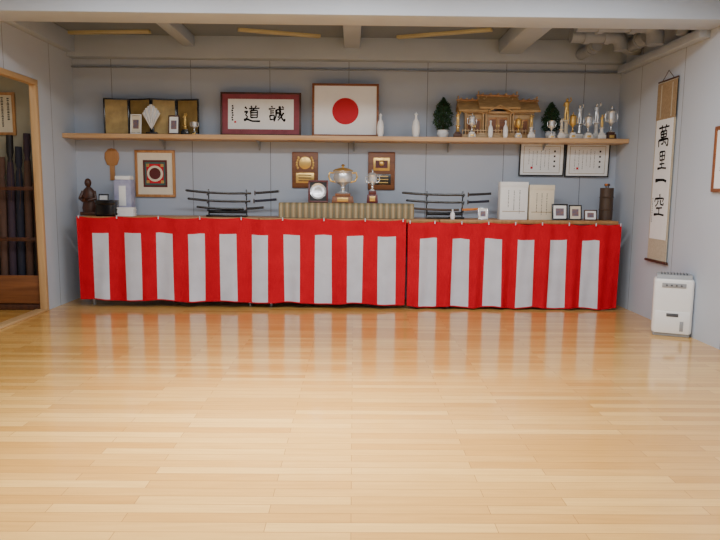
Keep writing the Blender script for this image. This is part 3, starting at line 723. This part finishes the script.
b=B(); b.box((0,0.003,h/2),(w-0.05,0.01,h-0.05),M_white); strokes(b,-w*0.35,w*0.35,h*0.15,h*0.85,-0.003,M_ink,7,random.Random(5),th=0.006); b.obj('sheet',e)
x,y=onZ(675,337,0)
e=thing('dehumidifier','white upright dehumidifier with grey vent on the wooden floor','dehumidifier',(x+0.005,y+0.1,0.001),(0,0,R(-24)))
W_,D_,H_=0.33,0.19,0.57
b=B(); b.box((0,0,H_/2-0.01),(W_,D_,H_-0.06),M_appl,0.03,seg=4); b.box((0,0,0.02),(W_*0.92,D_*0.92,0.04),M_grey,0.006); b.obj('housing',e)
b=B(); b.prism([(-D_/2+0.012,H_-0.045),(-D_/2+0.03,H_-0.01),(D_/2-0.03,H_),(D_/2-0.01,H_-0.045)],-W_/2+0.02,W_/2-0.02,M_grey)
for k in range(9): b.box((-W_/2+0.06+k*0.026,0.01,H_-0.002),(0.008,D_*0.55,0.01),M_dgrey)
b.obj('top_vent',e)
b=B(); b.box((0,-D_/2-0.001,0.13),(W_*0.88,0.012,0.2),M_appl,0.005); b.box((0,-D_/2-0.009,0.2),(W_*0.3,0.006,0.03),M_dgrey,0.002); b.box((0.08,-D_/2-0.009,0.1),(0.03,0.004,0.09),M_grey,0.001); b.obj('water_tank',e)
b=B(); b.box((0,-D_/2-0.003,H_-0.1),(W_*0.6,0.008,0.04),M_grey,0.003)
for k in range(4): b.cyl((-0.06+k*0.04,-D_/2-0.006,H_-0.1),(-0.06+k*0.04,-D_/2-0.011,H_-0.1),0.008,M_dgrey)
b.obj('control_panel',e)
b=B(); b.tube([(0.12,0.05,0.1),(0.13,0.12,0.03),(0.08,0.2,0.012),(0.0,0.26,0.012)],0.005,M_mblack,6); b.obj('power_cord',e)
# ------------------------------------------------------------ alcove things
x0=-4.12; x1=XL-0.07
w=x1-x0; YA=6.9
e=thing('weapon_rack','brown wooden rack cabinet holding bagged practice swords','rack',((x0+x1)/2,YA,0.001))
b=B(); b.box((0,0,0.03),(w,0.36,0.06),M_dwood,0.006); b.box((0,-0.16,0.22),(w,0.03,0.3),M_mwood,0.006); b.box((0,0.16,0.22),(w,0.02,0.3),M_dwood,0.004)
for sx in(-1,1): b.box((sx*(w/2-0.012),0,0.7),(0.024,0.34,1.28),M_dwood,0.004)
b.obj('cabinet_base',e)
for z in (0.75,1.28):
    b=B(); b.box((0,-0.14,z),(w-0.06,0.03,0.04),M_dwood,0.004); b.obj('rail',e)
cols=[M_navy,M_purple,M_mblack,M_brown,M_purple,M_navy,M_brown,M_mblack]
names=['navy','dark purple','black','brown','dark purple','navy','brown','black']
for k in range(8):
    xx=x0+0.085+k*(w-0.17)/7; hh=[1.62,1.5,1.66,1.55,1.78,1.66,1.80,1.72][k]
    e=thing('practice_sword_bag',names[k]+' cloth bag holding a practice sword in the rack','sword bag',(xx,YA-0.02,0.065),(R(-3),0,R(0)),'bagged practice swords in the rack')
    b=B(); b.lathe([(0.03,0),(0.04,0.03),(0.04,hh*0.7),(0.034,hh*0.8),(0.03,hh*0.84)],cols[k],seg=12); b.obj('bag',e)
    b=B(); b.lathe([(0.03,hh*0.84),(0.022,hh*0.86),(0.036,hh*0.9),(0.034,hh),(0,hh)],cols[(k+3)%8],seg=12); b.tube([(0.02,-0.03,hh*0.86),(0.03,-0.04,hh*0.7),(0.02,-0.045,hh*0.6)],0.003,M_brown,6); b.obj('bag_flap',e)
cx,zb,w,h=fit(-22,92,15,135,7.1)
e=thing('calligraphy_frame','gold edged wooden frame with vertical calligraphy on the alcove wall','picture frame',(cx,7.105,zb))
b=B(); b.frame(w,h,0.03,0.025,M_tan); b.obj('frame_border',e)
b=B(); b.box((0,0.003,h/2),(w-0.05,0.01,h-0.05),M_cream); b.obj('paper',e)
b=B(); strokes(b,-w*0.4,w*0.4,h*0.15,h*0.88,-0.004,M_ink,5,random.Random(11),th=0.012); b.obj('calligraphy',e)
# ------------------------------------------------------------ lights
def area(loc,sx,sy,pw,col=(0.97,0.985,1.0),rot=(0,0,0),spread=180):
    l=bpy.data.lights.new('room_light','AREA'); l.shape='RECTANGLE'; l.size=sx; l.size_y=sy; l.energy=pw; l.color=col; l.spread=R(spread)
    o=bpy.data.objects.new('room_light',l); bpy.context.scene.collection.objects.link(o); o.location=loc; o.rotation_euler=rot
for y,k in ((0.4,0.7),(2.4,0.95),(4.4,1.1)):
    for x,q in ((-1.7,0.85),(0,1.1),(1.7,0.9)):
        area((x,y,2.93),1.2,0.35,43*k*q)
area((-0.4,3.4,2.93),1.6,0.5,46,spread=70)  # added lamp, narrow spread: brightens a pool on the central floor
area((-3.85,5.6,2.9),0.6,0.6,11,(1,0.93,0.78))
wd=bpy.data.worlds.new('World'); bpy.context.scene.world=wd; wd.use_nodes=True
wd.node_tree.nodes['Background'].inputs[0].default_value=(0.75,0.8,0.9,1); wd.node_tree.nodes['Background'].inputs[1].default_value=0.3
# ------------------------------------------------------------ camera
cam=bpy.data.cameras.new('camera'); cam.sensor_width=36; cam.lens=F*36/720; cam.clip_start=0.05
co=bpy.data.objects.new('camera',cam); bpy.context.scene.collection.objects.link(co)
mw=Matrix(((rt.x,up.x,-fw.x,0),(rt.y,up.y,-fw.y,0),(rt.z,up.z,-fw.z,CH),(0,0,0,1)))
co.matrix_world=mw; bpy.context.scene.camera=co
